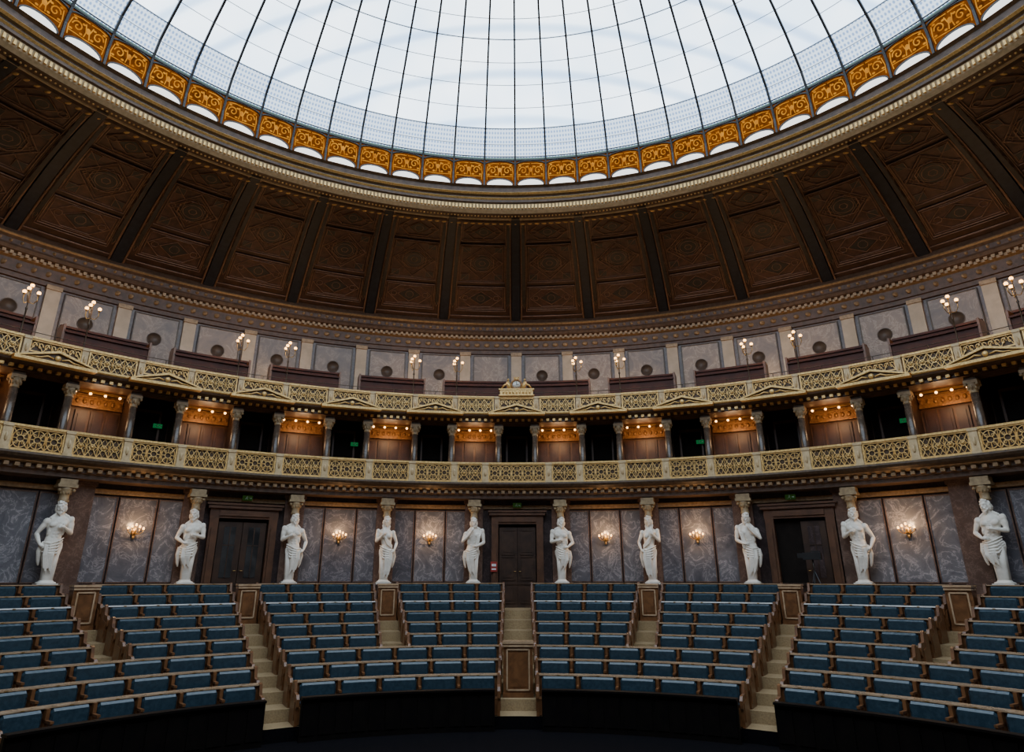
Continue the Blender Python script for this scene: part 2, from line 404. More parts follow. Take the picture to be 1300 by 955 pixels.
# columns
def column():
    t=thing('column','','column',0,16.75,4.04,'columns of the lower gallery')
    m=MB(); m.box((0,0,.04),(.32,.32,.08)); m.lathe([(.155,.08),(.16,.12),(.13,.15),(.14,.19),(.115,.22)],n=20); m.build('base','gold',t)
    m=MB(); m.lathe([(.115,.22),(.118,.7),(.1,1.72)],n=20); m.build('shaft','column',t)
    m=MB(); m.lathe([(.1,1.72),(.115,1.74),(.1,1.77),(.12,1.88),(.17,1.98)],n=16); m.box((0,0,2.03),(.34,.34,.09))
    for i in range(8):
        w_=PI*i/4; m.ell((.125*cos(w_),.125*sin(w_),1.87),(.035,.035,.07),6)
    for i in(-1,1):
        for j in(-1,1): m.ell((i*.14,j*.14,1.95),.045,8)
    m.build('capital','capstone',t)
    m=MB(); m.box((0,.05,2.13),(.3,.36,.11)); m.build('impost','bronze',t)
    return t
c0=column(); first=True
for j in range(-5,6):
    for q in(-1,1):
        a=BAY*j+q*2.25; w_='left' if q<0 else 'right'
        if j==0: L=f'dark marble column with gilded capital on the {w_} of the central dark gallery opening'
        else: L=f'dark marble column, {w_} side of the {ORD[abs(j)-1]} dark gallery opening {side(j)} of centre'
        if first: c0.location=P(a,16.75,4.04); c0.rotation_euler.z=-rad(a); c0['label']=L; first=False
        else: dup(c0,a,16.75,4.04,L)
m=MB(); m.rev([(17.1,6.2),(16.55,6.22),(16.55,6.32),(16.5,6.34)],-180,180,144,False); m.rev([(16.5,6.34),(16.35,6.42),(16.3,6.5),(16.34,6.52)],-180,180,144,False); S(m,'trim_4','cornice')
m=MB()
for i in range(-80,81):
    a=i*.78; m.arc(a-.17,a+.17,16.42,16.54,6.26,6.34,1)
m.rev([(16.32,6.47),(16.28,6.5),(16.32,6.53)],-180,180,144,False); S(m,'trim_5','gold')
m=MB(); m.rev([(16.3,6.52),(17.3,6.52),(17.3,7.1),(19.6,7.1)],-180,180,144,False); S(m,'floor_upper_gallery','darkwood')
def pediment():
    t=thing('pediment','','pediment',0,16.15,6.45,'pediments over the dark gallery openings')
    m=MB(); m.box((0,-.03,.0),(2.0,.26,.08)); m.build('cornice','gold',t)
    m=MB(); m.prism([(-.93,.04),(.93,.04),(0,.30)],-.08,.08); m.build('tympanum','backing',t)
    m=MB()
    for q in(-1,1):
        m.prism([(q*1.03,.04),(q*.9,.04),(0,.29),(0,.36)] if q>0 else [(-1.03,.04),(0,.36),(0,.29),(-.9,.04)],-.16,.1)
    m.build('raking_moulding','gold',t)
    m=MB(); m.ell((0,-.1,.15),(.08,.05,.08),10)
    for q in(-1,1):
        m.tube([(q*.1,-.1,.12),(q*.25,-.11,.16),(q*.4,-.1,.10),(q*.55,-.1,.09),(q*.7,-.1,.07)],[.022,.026,.022,.016,.01],6)
    m.build('relief','gold',t)
    return t
p0=pediment()
for j in range(-5,6):
    a=BAY*j; L='gold edged triangular pediment over the central dark opening, below the clock' if j==0 else f'gold edged triangular pediment over the {ORD[abs(j)-1]} dark gallery opening {side(j)} of the clock'
    if j==-5: p0.location=P(a,16.15,6.45); p0.rotation_euler.z=-rad(a); p0['label']=L
    else: dup(p0,a,16.15,6.45,L)
RU=16.42; fr=(0,RU,6.52); bu=thing('balustrade','upper curved balustrade of pale gold lattice panels broken by triangular pediments','balustrade',0,RU,6.52)
for j in range(-6,7):
    a=BAY*j; panel(bu,fr,a-2.25,a+2.25,RU,6.74,7.1,2)
    m=MB(fr); m.arc(a-2.6,a+2.6,RU-.04,RU+.04,6.52,6.74,4); m.build('plinth','bronze',bu)
    for q in(-1,1): post(bu,fr,a+q*2.5,RU,6.52,7.12,.16)
for s_ in(-1,1):
    for k in range(6):
        a=s_*(5.14+BAY*k); panel(bu,fr,a-2.25,a+2.25,RU,6.55,7.1,0)
m=MB(fr); m.arc(-64,64,RU-.06,RU+.08,7.1,7.16,96); m.build('top_rail','gold',bu)
t=thing('handrail','thin dark metal handrail above the upper gold balustrade','handrail',0,16.7,6.52)
m=MB((0,16.7,6.52)); m.tube([m.p(-62+i,16.7,7.38) for i in range(125)],.012,6); m.build('rail','bronze',t)
for i in range(-12,13):
    m=MB((0,16.7,6.52)); m.tube([m.p(i*5.14,16.7,6.52),m.p(i*5.14,16.7,7.38)],.012,6); m.build('post','bronze',t)
# ------------------------------------------------------------------ clock crest
t=thing('clock','small gilded clock with sculpted crest standing on the upper balustrade above the central pediment','clock',0,16.4,7.36)
t.scale=(.92,.9,.75)
m=MB(); m.box((0,0,-.09),(1.3,.26,.28)); m.box((0,0,.07),(1.4,.3,.06)); m.box((0,0,-.23),(1.4,.3,.05))
for i in range(9): m.ell((-.52+i*.13,-.14,-.09),(.04,.03,.08),8)
m.build('base','gold',t)
m=MB(); m.tube([(.2*cos(i*PI/10),-.06,.32+.22*sin(i*PI/10)) for i in range(20)],.045,8,True,True); m.build('case','duskgold',t)
m=MB()
m.M=Matrix.Translation((0,-.05,.32))@Matrix.Rotation(PI/2,4,'X'); m.lathe([(.19,-.03),(.19,.02)],n=24); face=m.build('dial','statue',t)
m=MB(); m.box((0,-.085,.38),(.022,.01,.12)); m.box((.045,-.085,.33),(.09,.01,.022))
for i in range(12):
    w_=i*PI/6; m.ell((.155*sin(w_),-.08,.32+.155*cos(w_)),(.012,.008,.012),6)
m.build('hands','black',face)
m=MB()
for q in(-1,1):
    m.tube([(q*.26,-.02,.12),(q*.30,-.03,.3),(q*.34,-.04,.46),(q*.32,-.02,.52)],[.1,.085,.07,.03],8)
    m.ell((q*.33,-.03,.58),(.045,.05,.06),8)
    m.tube([(q*.34,-.03,.4),(q*.48,-.03,.3),(q*.6,-.02,.14)],[.05,.045,.02],8)
m.ell((0,-.02,.62),(.11,.07,.07),10)
for i in range(5): m.ell((-.1+i*.05,-.03,.70),(.018,.025,.04),6)
m.build('crest','gold',t)
# ------------------------------------------------------------------ upper gallery wall
RW=19.5
m=MB(); m.rev([(RW,7.05),(RW,10.1)],-180,180,144); wu=S(m,'wall_upper','pinkstone')
m=MB(); m.arc(-180,180,RW-.05,RW,7.1,7.7,144); S(m,'baseboard_upper','darkwood')
PU=6.3
for i in range(-10,11):
    a=i*PU; m=MB((a,RW,7.1)); m.arc(a-.62,a+.62,RW-.12,RW,7.1,9.78,2); o=m.build('pilaster','creamwall',wu,P(a,RW,7.1),-rad(a))
    m=MB((a,RW,7.1)); m.arc(a-.68,a+.68,RW-.16,RW,9.7,9.84,2); m.build('pilaster_capital','cornicegold',o)
for i in range(-10,10):
    a=(i+.5)*PU; fr=(a,RW,7.1)
    m=MB(fr); m.arc(a-2.05,a+2.05,RW-.07,RW,7.75,9.68,5); o=m.build('marble_panel','palemarble',wu,P(a,RW,7.1),-rad(a))
    m=MB(fr)
    for (x0,x1,z0,z1) in((-2.15,-2.05,7.7,9.72),(2.05,2.15,7.7,9.72),(-2.15,2.15,9.68,9.72),(-2.15,2.15,7.7,7.75)): m.arc(a+x0,a+x1,RW-.1,RW,z0,z1,3)
    m.build('panel_frame','bronze',o)
    if i not in(-1,):
        m=MB(fr)
        m.M=Matrix.Translation((0,-.075,1.75))@Matrix.Rotation(PI/2,4,'X'); m.lathe([(.24,0),(.24,.012),(.21,.012),(.21,.008)],n=24); m.build('round_inset','inset',o)
m=MB(); m.rev([(RW,9.78),(RW-.08,9.8),(RW-.08,9.95),(RW-.14,9.97),(RW-.14,10.35)],-180,180,144,False); S(m,'trim_6','cornice')
m=MB(); m.rev([(RW-.14,10.35),(RW-.24,10.4),(RW-.24,10.5)],-180,180,144,False)
for i in range(-110,111):
    a=i*.62; m.arc(a-.15,a+.15,RW-.34,RW-.2,10.42,10.53,1)
for i in range(-56,57):
    a=i*1.22; m.ell(m.p(a,RW-.16,10.16),(.13,.04,.09),8)
S(m,'trim_7','cornicegold')
m=MB(); m.rev([(RW-.24,10.5),(RW-.36,10.56),(RW-.4,10.66),(RW-.36,10.74),(RW-.36,10.9),(RW-.44,10.98),(RW-.44,11.06),(RW-.3,11.3)],-180,180,144,False); S(m,'trim_8','cornice')
m=MB()
for i in range(-75,76):
    a=i*.9; m.ell(m.p(a,RW-.37,10.82),(.08,.04,.06),6)
m.rev([(RW-.44,10.97),(RW-.48,11.02),(RW-.44,11.07)],-180,180,144,False); S(m,'trim_9','cornicegold')
# ------------------------------------------------------------------ cove ceiling
def cove(t): return (19.2+(13.85-19.2)*t, 11.28+(13.2-11.28)*t+.32*sin(PI*t))
m=MB(); m.rev([cove(i/16) for i in range(17)],-180,180,144); ceil=S(m,'ceiling','cove')
RIB=9.2
def cp(m,a,t,off=.03):
    r,z=cove(t); return m.p(a,r-off*.3,z-off)
def patch(m,poly,off):
    m.add([cp(m,a,t,off) for a,t in poly],[tuple(range(len(poly)))])
def circ(ac,tc,rw,n=20,ph=0):
    r,z=cove(tc); L=5.7
    return [(ac+math.degrees(rw*cos(2*PI*i/n+ph)/r),tc+rw*sin(2*PI*i/n+ph)/L) for i in range(n)]
fr=(0,19.2,11.3)
def bayparts():
    ob=[]
    m=MB(fr)
    def grid(a0,a1,t0,t1,off):
        vs=[];fs=[];na,nt_=4,6
        for i in range(na+1):
            for j in range(nt_+1): vs.append(cp(m,a0+(a1-a0)*i/na,t0+(t1-t0)*j/nt_,off))
        for i in range(na):
            for j in range(nt_): q=i*(nt_+1)+j; fs.append((q,q+1,q+nt_+2,q+nt_+1))
        m.add(vs,fs)
    grid(-3.1,3.1,.10,.30,.04); grid(-3.1,3.1,.34,.70,.04); grid(-3.1,3.1,.74,.93,.04)
    ob.append(('coffer_field',m,'covefield'))
    m=MB(fr)
    patch(m,circ(0,.52,.42,8,PI/8),.075)
    for tc in(.2,.835): patch(m,[(-1.3,tc),(0,tc-.05),(1.3,tc),(0,tc+.05)],.075)
    for q in(-1,1):
        for tc in(.39,.65): patch(m,[(q*1.7,tc-.025),(q*2.75,tc-.025),(q*2.75,tc+.025),(q*1.7,tc+.025)],.075)
        patch(m,[(q*3.35,.12),(q*3.75,.12),(q*3.75,.92),(q*3.35,.92)],.05)
    ob.append(('coffer_inset',m,'covegreen'))
    m=MB(fr)
    def ring(pts,w): m.tube([cp(m,a,t,.07) for a,t in pts],w,4,False,True)
    def line(pts,w): m.tube([cp(m,a,t,.07) for a,t in pts],w,4,False)
    def rect(a,t0,t1,w): 
        k=[(-a,t0+(t1-t0)*i/5) for i in range(6)]+[(a*(i/3*2-1),t1) for i in range(1,3)]+[(a,t1-(t1-t0)*i/5) for i in range(6)]+[(a*(1-i/3*2),t0) for i in range(1,3)]
        ring(k,w)
    rect(3.85,.04,.97,.028); rect(3.25,.085,.94,.016)
    rect(3.1,.10,.30,.02); rect(3.1,.34,.70,.02); rect(3.1,.74,.93,.02); rect(2.85,.355,.685,.012); rect(2.85,.115,.285,.012); rect(2.85,.753,.917,.012)
    ring(circ(0,.52,.48,8,PI/8),.022); ring(circ(0,.52,.30),.016); ring(circ(0,.52,.13,6),.02)
    ring([(-2.7,.52),(0,.365),(2.7,.52),(0,.675)],.02); ring([(-2.3,.52),(0,.388),(2.3,.52),(0,.652)],.012)
    ring([(-1.7,.52),(0,.425),(1.7,.52),(0,.615)],.014)
    ring([(-1.2,.445),(1.2,.445),(1.2,.595),(-1.2,.595)],.012)
    for q in(-1,1):
        line([(q*2.85,.355),(q*1.35,.4425)],.014); line([(q*2.85,.685),(q*1.35,.5975)],.014)
        for tc in(.39,.65): ring([(q*1.7,tc-.025),(q*2.75,tc-.025),(q*2.75,tc+.025),(q*1.7,tc+.025)],.014)
        ring(circ(q*2.35,.52,.13,6),.012)
    for tc in(.2,.835):
        ring([(-1.5,tc),(0,tc-.06),(1.5,tc),(0,tc+.06)],.018); ring(circ(0,tc,.16,8),.014)
        ring([(-2.75,tc),(-1.3,tc-.075),(1.3,tc-.075),(2.75,tc),(1.3,tc+.075),(-1.3,tc+.075)],.018)
        for q in(-1,1): ring(circ(q*2.0,tc,.12,6),.014)
    for q in(-1,1):
        for i in range(9):
            t0=.14+.09*i; ring([(q*3.38,t0),(q*3.55,t0-.03),(q*3.72,t0),(q*3.55,t0+.03)],.012)
    ob.append(('coffer_moulding',m,'coveline'))
    return ob
bp=bayparts(); src=[]
for n_,mb,mt in bp: src.append(mb.build(n_,mt,ceil))
def rw_(t_): return .17*(cove(t_)[0]/19.2*.55+.45)
m=MB(fr); vs=[];fs=[]
for i in range(13):
    t_=i/12*.99+.005; r,z=cove(t_); d=math.degrees(rw_(t_)/r)
    vs+=[m.p(-d,r,z),m.p(-d,r-.03,z-.12),m.p(d,r-.03,z-.12),m.p(d,r,z)]
for i in range(12):
    for j in range(3): q=i*4+j; fs.append((q,q+1,q+5,q+4))
m.add(vs,fs); rb=m.build('cove_rib','covedark',ceil)
m=MB(fr)
for q in(-1,1): m.tube([m.p(q*math.degrees((rw_(i/12)+.06)/cove(i/12)[0]),cove(i/12)[0]-.03,cove(i/12)[1]-.05) for i in range(13)],.035,4,False)
re_=m.build('rib_edging','coveline',rb)
def putangle(o,a): o.location=P(a,19.2,11.3); o.rotation_euler.z=-rad(a)
for i in range(-9,10):
    if i==-9: o=rb; putangle(o,i*RIB)
    else:
        o=rb.copy(); COL.objects.link(o); putangle(o,i*RIB); e=re_.copy(); COL.objects.link(e); e.parent=o
for i in range(-9,9):
    for s0 in src:
        o=s0
        if i>-9: o=s0.copy(); COL.objects.link(o)
        putangle(o,(i+.5)*RIB)
# ------------------------------------------------------------------ skylight rim
m=MB(); m.rev([(14.0,13.16),(13.97,13.06),(13.92,13.06),(13.9,13.1)],-180,180,180,False); m.rev([(13.62,13.12),(13.5,13.2),(13.42,13.4)],-180,180,180,False); S(m,'trim_10','cream')
m=MB(); m.rev([(13.9,13.1),(13.62,13.12)],-180,180,180,False); m.rev([(14.35,13.12),(14.3,13.04),(14.1,13.04),(14.0,13.16)],-180,180,180,False); m.rev([(13.42,13.4),(13.34,13.42),(13.3,13.62),(13.16,13.66),(13.12,13.86),(13.0,13.9)],-180,180,180,False); S(m,'trim_11','cornice')
m=MB()
for i in range(-165,166):
    a=i*.5; m.ell(m.p(a,13.76,13.1),(.035,.035,.03),6)
for i in range(-160,161):
    a=i*.52; m.arc(a-.13,a+.13,13.4,13.46,13.22,13.36,1)
for i in range(-80,81):
    a=i*1.04; m.ell(m.p(a,14.2,13.04),(.1,.05,.03),6)
m.rev([(13.32,13.5),(13.26,13.54),(13.3,13.58)],-180,180,180,False); m.rev([(13.2,13.64),(13.12,13.68),(13.16,13.72)],-180,180,180,False)
S(m,'trim_12','gold')
# ------------------------------------------------------------------ skylight
NB=75; ST=4.8
win=struct('window_1',0,0,13.9)
W=(0,0,13.9)
g=[(13.05,13.92),(13.02,14.4),(12.9,14.82)]
m=MB(W); m.rev(g,-180,180,180,True,[0,.5,1]); m.build('amber_border','goldglass',win)
m=MB(W); m.rev([(12.9,14.82),(12.86,14.92)],-180,180,180); m.build('green_border','greenglass',win)
m=MB(W); m.rev([(12.86,14.92),(12.65,15.35),(12.3,15.73)],-180,180,180,True,[0,.5,1]); m.build('dotted_border','dotglass',win)
dome=[(12.3,15.73),(11.8,16.2),(11.2,16.65),(10,17.45),(8.9,18.07),(7.5,18.75),(6,19.3),(4,19.95),(2,20.35),(.05,20.5)]
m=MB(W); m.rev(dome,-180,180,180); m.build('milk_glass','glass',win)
full=g+[(12.86,14.92),(12.65,15.35)]+dome
def gp(t):
    x=t*2
    if x<1: return (g[0][0]+(g[1][0]-g[0][0])*x, g[0][1]+(g[1][1]-g[0][1])*x)
    x-=1; return (g[1][0]+(g[2][0]-g[1][0])*x, g[1][1]+(g[2][1]-g[1][1])*x)
fr=(0,13.0,13.9)
def radial(w,pts):
    m=MB(fr); vs=[];fs=[]
    for r,z in pts:
        d=math.degrees(w/max(r,1)); r-=.03; z-=.02
        vs+=[m.p(-d,r+.03,z+.01),m.p(-d,r-.05,z-.03),m.p(d,r-.05,z-.03),m.p(d,r+.03,z+.01)]
    for i in range(len(pts)-1):
        for j in range(4): fs.append((i*4+j,i*4+(j+1)%4,i*4+4+(j+1)%4,i*4+4+j))
    m.add(vs,fs); return m
rib0=radial(.030,full[:-1]).build('glazing_rib','iron',win)
def gpp(m,a,t,o=.03): 
    r,z=gp(min(max(t,0),1)); return m.p(a,r-o,z)
m=MB(fr); H=ST/2-.45
pts=[(H*cos(PI*i/12),.24*sin(PI*i/12)) for i in range(13)]
m.add([gpp(m,a,t) for a,t in pts],[tuple(range(13))]); sc0=m.build('scallop_pane','scallop',win)
m=MB(fr); m.tube([gpp(m,a*1.04,t,.045) for a,t in pts],.025,4,False)
pts2=[(H*1.16*cos(PI*i/12),.97-.14*(1-sin(PI*i/12))) for i in range(13)]
m.tube([gpp(m,a,t,.045) for a,t in pts2],.03,4,False)
so0=m.build('scallop_edging','iron',sc0)
m=MB(fr)
for q in(-1,1):
    pp=[]
    for i in range(15):
        th=i*.55; rr_=(1-i/17); pp.append((q*(1.15+.62*rr_*cos(th)),.58+.17*rr_*sin(th)))
    m.tube([gpp(m,a,t,.04) for a,t in pp],.017,4,False)
    m.tube([gpp(m,a,t,.04) for a,t in((q*.3,.38),(q*.18,.55),(q*.42,.78))],.017,4,False)
    m.tube([gpp(m,a,t,.04) for a,t in((q*1.95,.2),(q*2.05,.48),(q*1.88,.75))],.015,4,False)
    for x_,t_ in((.62,.74),(1.62,.78),(1.75,.42),(.62,.42)): m.ell(gpp(m,q*x_,t_,.03),(.045,.015,.035),6)
    m.tube([gpp(m,a,t,.04) for a,t in((q*.1,.86),(q*1.0,.87),(q*1.9,.82))],.012,4,False)
m.ell(gpp(m,0,.62,.03),(.06,.02,.10),8); m.tube([gpp(m,a,t,.04) for a,t in((-2.05,.34),(-1.2,.34),(0,.32),(1.2,.34),(2.05,.34))],.012,4,False)
ss0=m.build('scrollwork','scroll',sc0)
def put(o,a):
    t=rad(a); o.location=(13.0*sin(t),13.0*cos(t),0); o.rotation_euler.z=-t
for i in range(NB):
    a=-180+ST*i
    if abs(a+ST/2)<=90 or i%2==0:
        o=rib0 if i==0 else rib0.copy()
        if i: COL.objects.link(o)
        put(o,a+ST/2)
    if abs(a)<=78:
        o=sc0.copy(); COL.objects.link(o); put(o,a)
        for e0_ in(so0,ss0): e=e0_.copy(); COL.objects.link(e); e.parent=o
put(sc0,84)
for (r,z,w_,mt) in((12.88,14.84,.035,'iron'),(12.3,15.73,.02,'greyiron'),(12.84,14.95,.02,'iron'),(12.66,15.33,.010,'greyiron'),(11.8,16.2,.011,'greyiron'),(11.2,16.65,.011,'greyiron'),(10.6,17.05,.011,'greyiron'),(10,17.45,.018,'greyiron'),(9.45,17.76,.011,'greyiron'),(8.9,18.07,.011,'greyiron'),(7.5,18.75,.011,'greyiron')):
    m=MB(W); m.tube([m.p(i*2,r-.03,z-.02) for i in range(180)],w_,4,False,True); m.build('glazing_ring',mt,win)
# ------------------------------------------------------------------ statues
def hand(m,w_,d,flip,side_=(1,0,0)):
    w_=Vector(w_); d=Vector(d).normalized(); s_=Vector(side_); s_=(s_-d*s_.dot(d)).normalized(); n=d.cross(s_).normalized()
    m.tube([w_-d*.01,w_+d*.04,w_+d*.1],[.03,.042,.04],8)
    for i,l in enumerate((.075,.09,.085,.065)):
        b=w_+d*.09+s_*(.036-.024*i); m.tube([b,b+d*l*.55+n*.012*flip,b+d*l*.9+n*.035*flip],[.014,.013,.010],6)
    b=w_+d*.03+s_*.04; m.tube([b,b+s_*.03+d*.03,b+s_*.035+d*.075],[.016,.014,.011],6)
def head(m,beard,turn,tilt,seed,warp):
    rnd=random.Random(seed)
    Mx=Matrix.Translation((0,-.02,1.84))@Matrix.Rotation(turn,4,'Z')@Matrix.Rotation(.14,4,'X')@Matrix.Rotation(tilt,4,'Y')@Matrix.Scale(.93,4)@Matrix.Translation((0,.02,-1.84))
    m.M=lambda v: warp(Mx@Vector(v))
    m.ell((0,-.02,2.02),(.118,.14,.15),16); m.ell((0,-.07,1.94),(.085,.085,.1),14)
    m.tube([(0,-.15,2.045),(0,-.185,1.985),(0,-.165,1.965)],[.014,.026,.024],6)
    m.ell((-.045,-.142,2.055),(.045,.022,.014)); m.ell((.045,-.142,2.055),(.045,.022,.014))
    for q in(-1,1):
        m.ell((q*.047,-.135,2.02),(.02,.015,.012),8); m.ell((q*.06,-.125,1.97),(.035,.025,.03),8); m.ell((q*.12,-.01,2.0),(.018,.03,.04),8)
    m.ell((0,-.158,1.925),(.035,.014,.009),8); m.ell((0,-.153,1.905),(.03,.016,.011),8); m.ell((0,-.14,1.865),(.04,.03,.03),8)
    for i in range(46):
        t=rnd.uniform(0,2*PI); f=rnd.uniform(.15,1.35); x=.125*cos(f)*cos(t); y=.145*cos(f)*sin(t); z=.155*sin(f)
        if y<-.07 and z<.09: continue
        m.ell((x,y-.01,2.03+z),rnd.uniform(.022,.036),6)
    for i in range(14):
        t=-.35+ (PI+.7)*i/13; m.tube([(.12*cos(t),.12*sin(t)-.01,2.02),(.13*cos(t),.125*sin(t),1.93),(.11*cos(t),.11*sin(t),1.86)],[.03,.03,.018],6)
    if beard:
        for i in range(9):
            x=-.07+.0175*i; l=.155-abs(i-4)*.02
            m.tube([(x,-.115+abs(x)*.5,1.92),(x*1.1+.010*(-1)**i,-.15+abs(x)*.4,1.92-l*.5),(x*.7,-.14+abs(x)*.3,1.92-l)],[.026,.026,.012],6)
        for q in(-1,1): m.tube([(q*.008,-.168,1.95),(q*.05,-.155,1.93),(q*.07,-.13,1.89)],[.013,.015,.012],6)
    else:
        for q in(-1,1): m.tube([(q*.11,-.02,1.95),(q*.13,-.04,1.84),(q*.11,-.09,1.74),(q*.13,-.12,1.66)],[.03,.033,.028,.014],6)
    m.M=None
def statue(var):
    t=thing('statue','','statue',0,16.55,.75,'white statues along the lower wall')
    male=var!=2
    sw=[.05,-.045,.05,-.055][var]; lean=[-.03,.025,-.02,.04][var]
    def warp(v):
        v=Vector(v); z=v.z; h=max(0,min(1,(z-.3)/.7)); 
        v.x+=sw*sin(PI*max(0,min(1,(z-.35)/1.25))) ; 
        sh_=max(0,min(1,(z-1.2)/.5)); v.z+=lean*1.3*v.x/.3*sh_*(1 if z<1.8 else 0)
        return v
    m=MB(); m.M=warp
    sh=.262 if male else .235
    wa=.18 if male else .162
    m.loft([(.9,.17,.14),(1.0,.205,.155),(1.1,.2,.15),(1.22,wa,.13),(1.35,wa+.015,.14),(1.48,sh-.03,.16),(1.6,sh,.155),(1.68,sh-.045,.13),(1.74,.12,.1),(1.79,.082,.085),(1.9,.076,.085)])
    for q in(-1,1):
        if male:
            m.ell((q*.108,-.115,1.54),(.11,.06,.08)); 
            for i in range(3): m.ell((q*.045,-.12+.003*i,1.4-.085*i),(.042,.03,.038),8)
            m.ell((q*.165,-.05,1.36),(.045,.075,.12),8); m.tube([(q*.06,.0,1.83),(q*.2,.0,1.71)],[.045,.055],8)
        else:
            m.ell((q*.095,-.14,1.5),(.08,.07,.08))
    def arm(q,el,wr,hd,flip):
        s0=(q*(sh+.015),0,1.63); k=.9 if male else .76
        m.ell(s0,(.1*k,.105*k,.12*k))
        e=Vector(el); s1=Vector(s0); wv=Vector(wr)
        m.tube([s1,s1.lerp(e,.4),s1.lerp(e,.8),e],[.085*k,.088*k,.066*k,.06*k],10)
        m.ell(e,.06*k,8)
        m.tube([e,e.lerp(wv,.3),e.lerp(wv,.7),wv],[.06*k,.066*k,.05*k,.036*k],10)
        hand(m,wr,hd,flip,(0,0,1))
    if var==0:
        arm(-1,(-.36,-.03,1.32),(-.13,-.22,1.45),(1,-.15,.35),-1); arm(1,(.40,.04,1.3),(.30,-.12,1.02),(-.6,-.4,-.5),1)
    elif var==1:
        arm(-1,(-.37,0,1.32),(-.18,-.2,1.16),(1,-.1,-.05),-1); arm(1,(.36,-.05,1.33),(.10,-.23,1.38),(-1,-.05,.25),1)
    elif var==2:
        arm(-1,(-.33,-.06,1.33),(-.13,-.22,1.52),(.7,-.05,.7),-1); arm(1,(.34,.0,1.3),(.24,-.16,1.04),(-.7,-.2,-.5),1)
    else:
        arm(-1,(-.35,-.12,1.38),(-.10,-.22,1.66),(.5,-.05,.9),-1); arm(1,(.38,-.02,1.31),(.16,-.21,1.2),(-1,-.1,-.05),1)
    head(m,male,[.35,-.4,.15,.3][var],[.1,-.12,.08,-.1][var],var,warp)
    o=m.build('figure','statue',t); bake(o,.012,1)
    m=MB(); m.M=warp; rp=lambda th,z: 1+.10*cos(9*th+z*7)+.05*cos(5*th-z*6)
    bot=[.36,.5,.22,.3][var]
    m.loft([(bot,.115,.11),(bot+.14,.15,.135),(.68,.18,.155),(.8,.2,.17),(.94,.228,.18),(1.04,.232,.18,0,0),(1.1,.212,.16)],84,2.2,rp)
    dirn=[1,-1,1,-1][var]
    for i in range(5):
        z=1.1-.06*i; m.tube([(-.22*dirn,-.05,z+.1),(-.1*dirn,-.19,z+.02-.02*i),(.08*dirn,-.215,z-.06),(.22*dirn,-.09,z-.02)],[.02,.026,.03,.018],6)
    for i in range(6):
        x=dirn*(-.03+.042*i); m.tube([(x,-.19,1.0),(x*1.05,-.205,.75),(x*.8+.01,-.175,bot-.06+.06*(i%3))],[.018,.028,.014],6)
    m.tube([(.24*dirn,-.04,1.05),(.27*dirn,-.03,.85),(.25*dirn,-.02,.6),(.24*dirn,-.02,.5)],[.05,.06,.045,.02],8)
    if not male:
        for i in range(4): m.tube([(-.18+.03*i,-.13,1.62-.05*i),(0,-.185,1.4-.05*i),(.18,-.13,1.2-.03*i)],[.022,.027,.022],6)
    if var==3:
        for i in range(3): m.tube([(.26-.04*i,-.02,1.70),(.22-.04*i,-.15,1.5),(.2-.05*i,-.18,1.2),(.2-.03*i,-.16,1.05)],[.03,.03,.028,.02],6)
    o=m.build('drapery','statue',t); bake(o,.012,1)
    m=MB(); m.loft([(.1,.12,.11),(.12,.135,.12),(.5,.15,.135),(.95,.17,.14)],24,5)
    m.build('shaft','statue',t)
    m=MB(); m.box((0,0,.03),(.48,.42,.06)); m.loft([(.06,.22,.19),(.09,.21,.18),(.11,.155,.14),(.14,.145,.13)],24,5); m.build('plinth','statue',t)
    m=MB(); m.lathe([(.12,2.12),(.14,2.16),(.115,2.2),(.12,2.32),(.19,2.46),(.19,2.5)],(0,.02,0),20)
    for i in range(12):
        w_=PI*i/6; m.ell((.14*cos(w_),.02+.14*sin(w_),2.38),(.03,.03,.06),6)
    for i in(-1,1): m.ell((i*.17,-.1,2.44),(.05,.05,.05),8)
    m.box((0,.04,2.55),(.48,.44,.08)); m.box((0,.04,2.66),(.42,.42,.14)); m.build('capital','capstone',t)
    m=MB(); m.box((0,.02,-.3),(.6,.5,.6)); m.box((0,.02,-.03),(.66,.56,.06)); m.build('pedestal','darkwood',t)
    return t
sts=[statue(i) for i in range(4)]
order={(-1,0):(3,0),(-1,1):(2,0),(-1,2):(0,0),(-1,3):(1,0),(-1,4):(0,1),(1,0):(1,1),(1,1):(2,1),(1,2):(3,1),(1,3):(0,0),(1,4):(1,0)}
off={(-1,4):1.6,(1,4):1.9,(1,3):.7,(1,2):.35}
used=set()
for (s_,k),(v,mir) in order.items():
    a=s_*(5.14+BAY*k+off.get((s_,k),0)); wd=side(s_); kind_='draped female' if v==2 else 'bearded male'
    L=[f'white marble {kind_} statue just {wd} of the central door',f'white marble {kind_} statue, second {wd} of the central door',
       f'white marble {kind_} statue on the inner side of the {wd} doorway',f'white marble {kind_} statue on the outer side of the {wd} doorway',
       f'white marble {kind_} statue, outermost one on the {wd}'][k]
    if v not in used: t=sts[v]; used.add(v); t.location=P(a,16.55,.75); t.rotation_euler.z=-rad(a); t['label']=L
    else: t=dup(sts[v],a,16.55,.75,L)
    t.scale.x=-1 if mir else 1
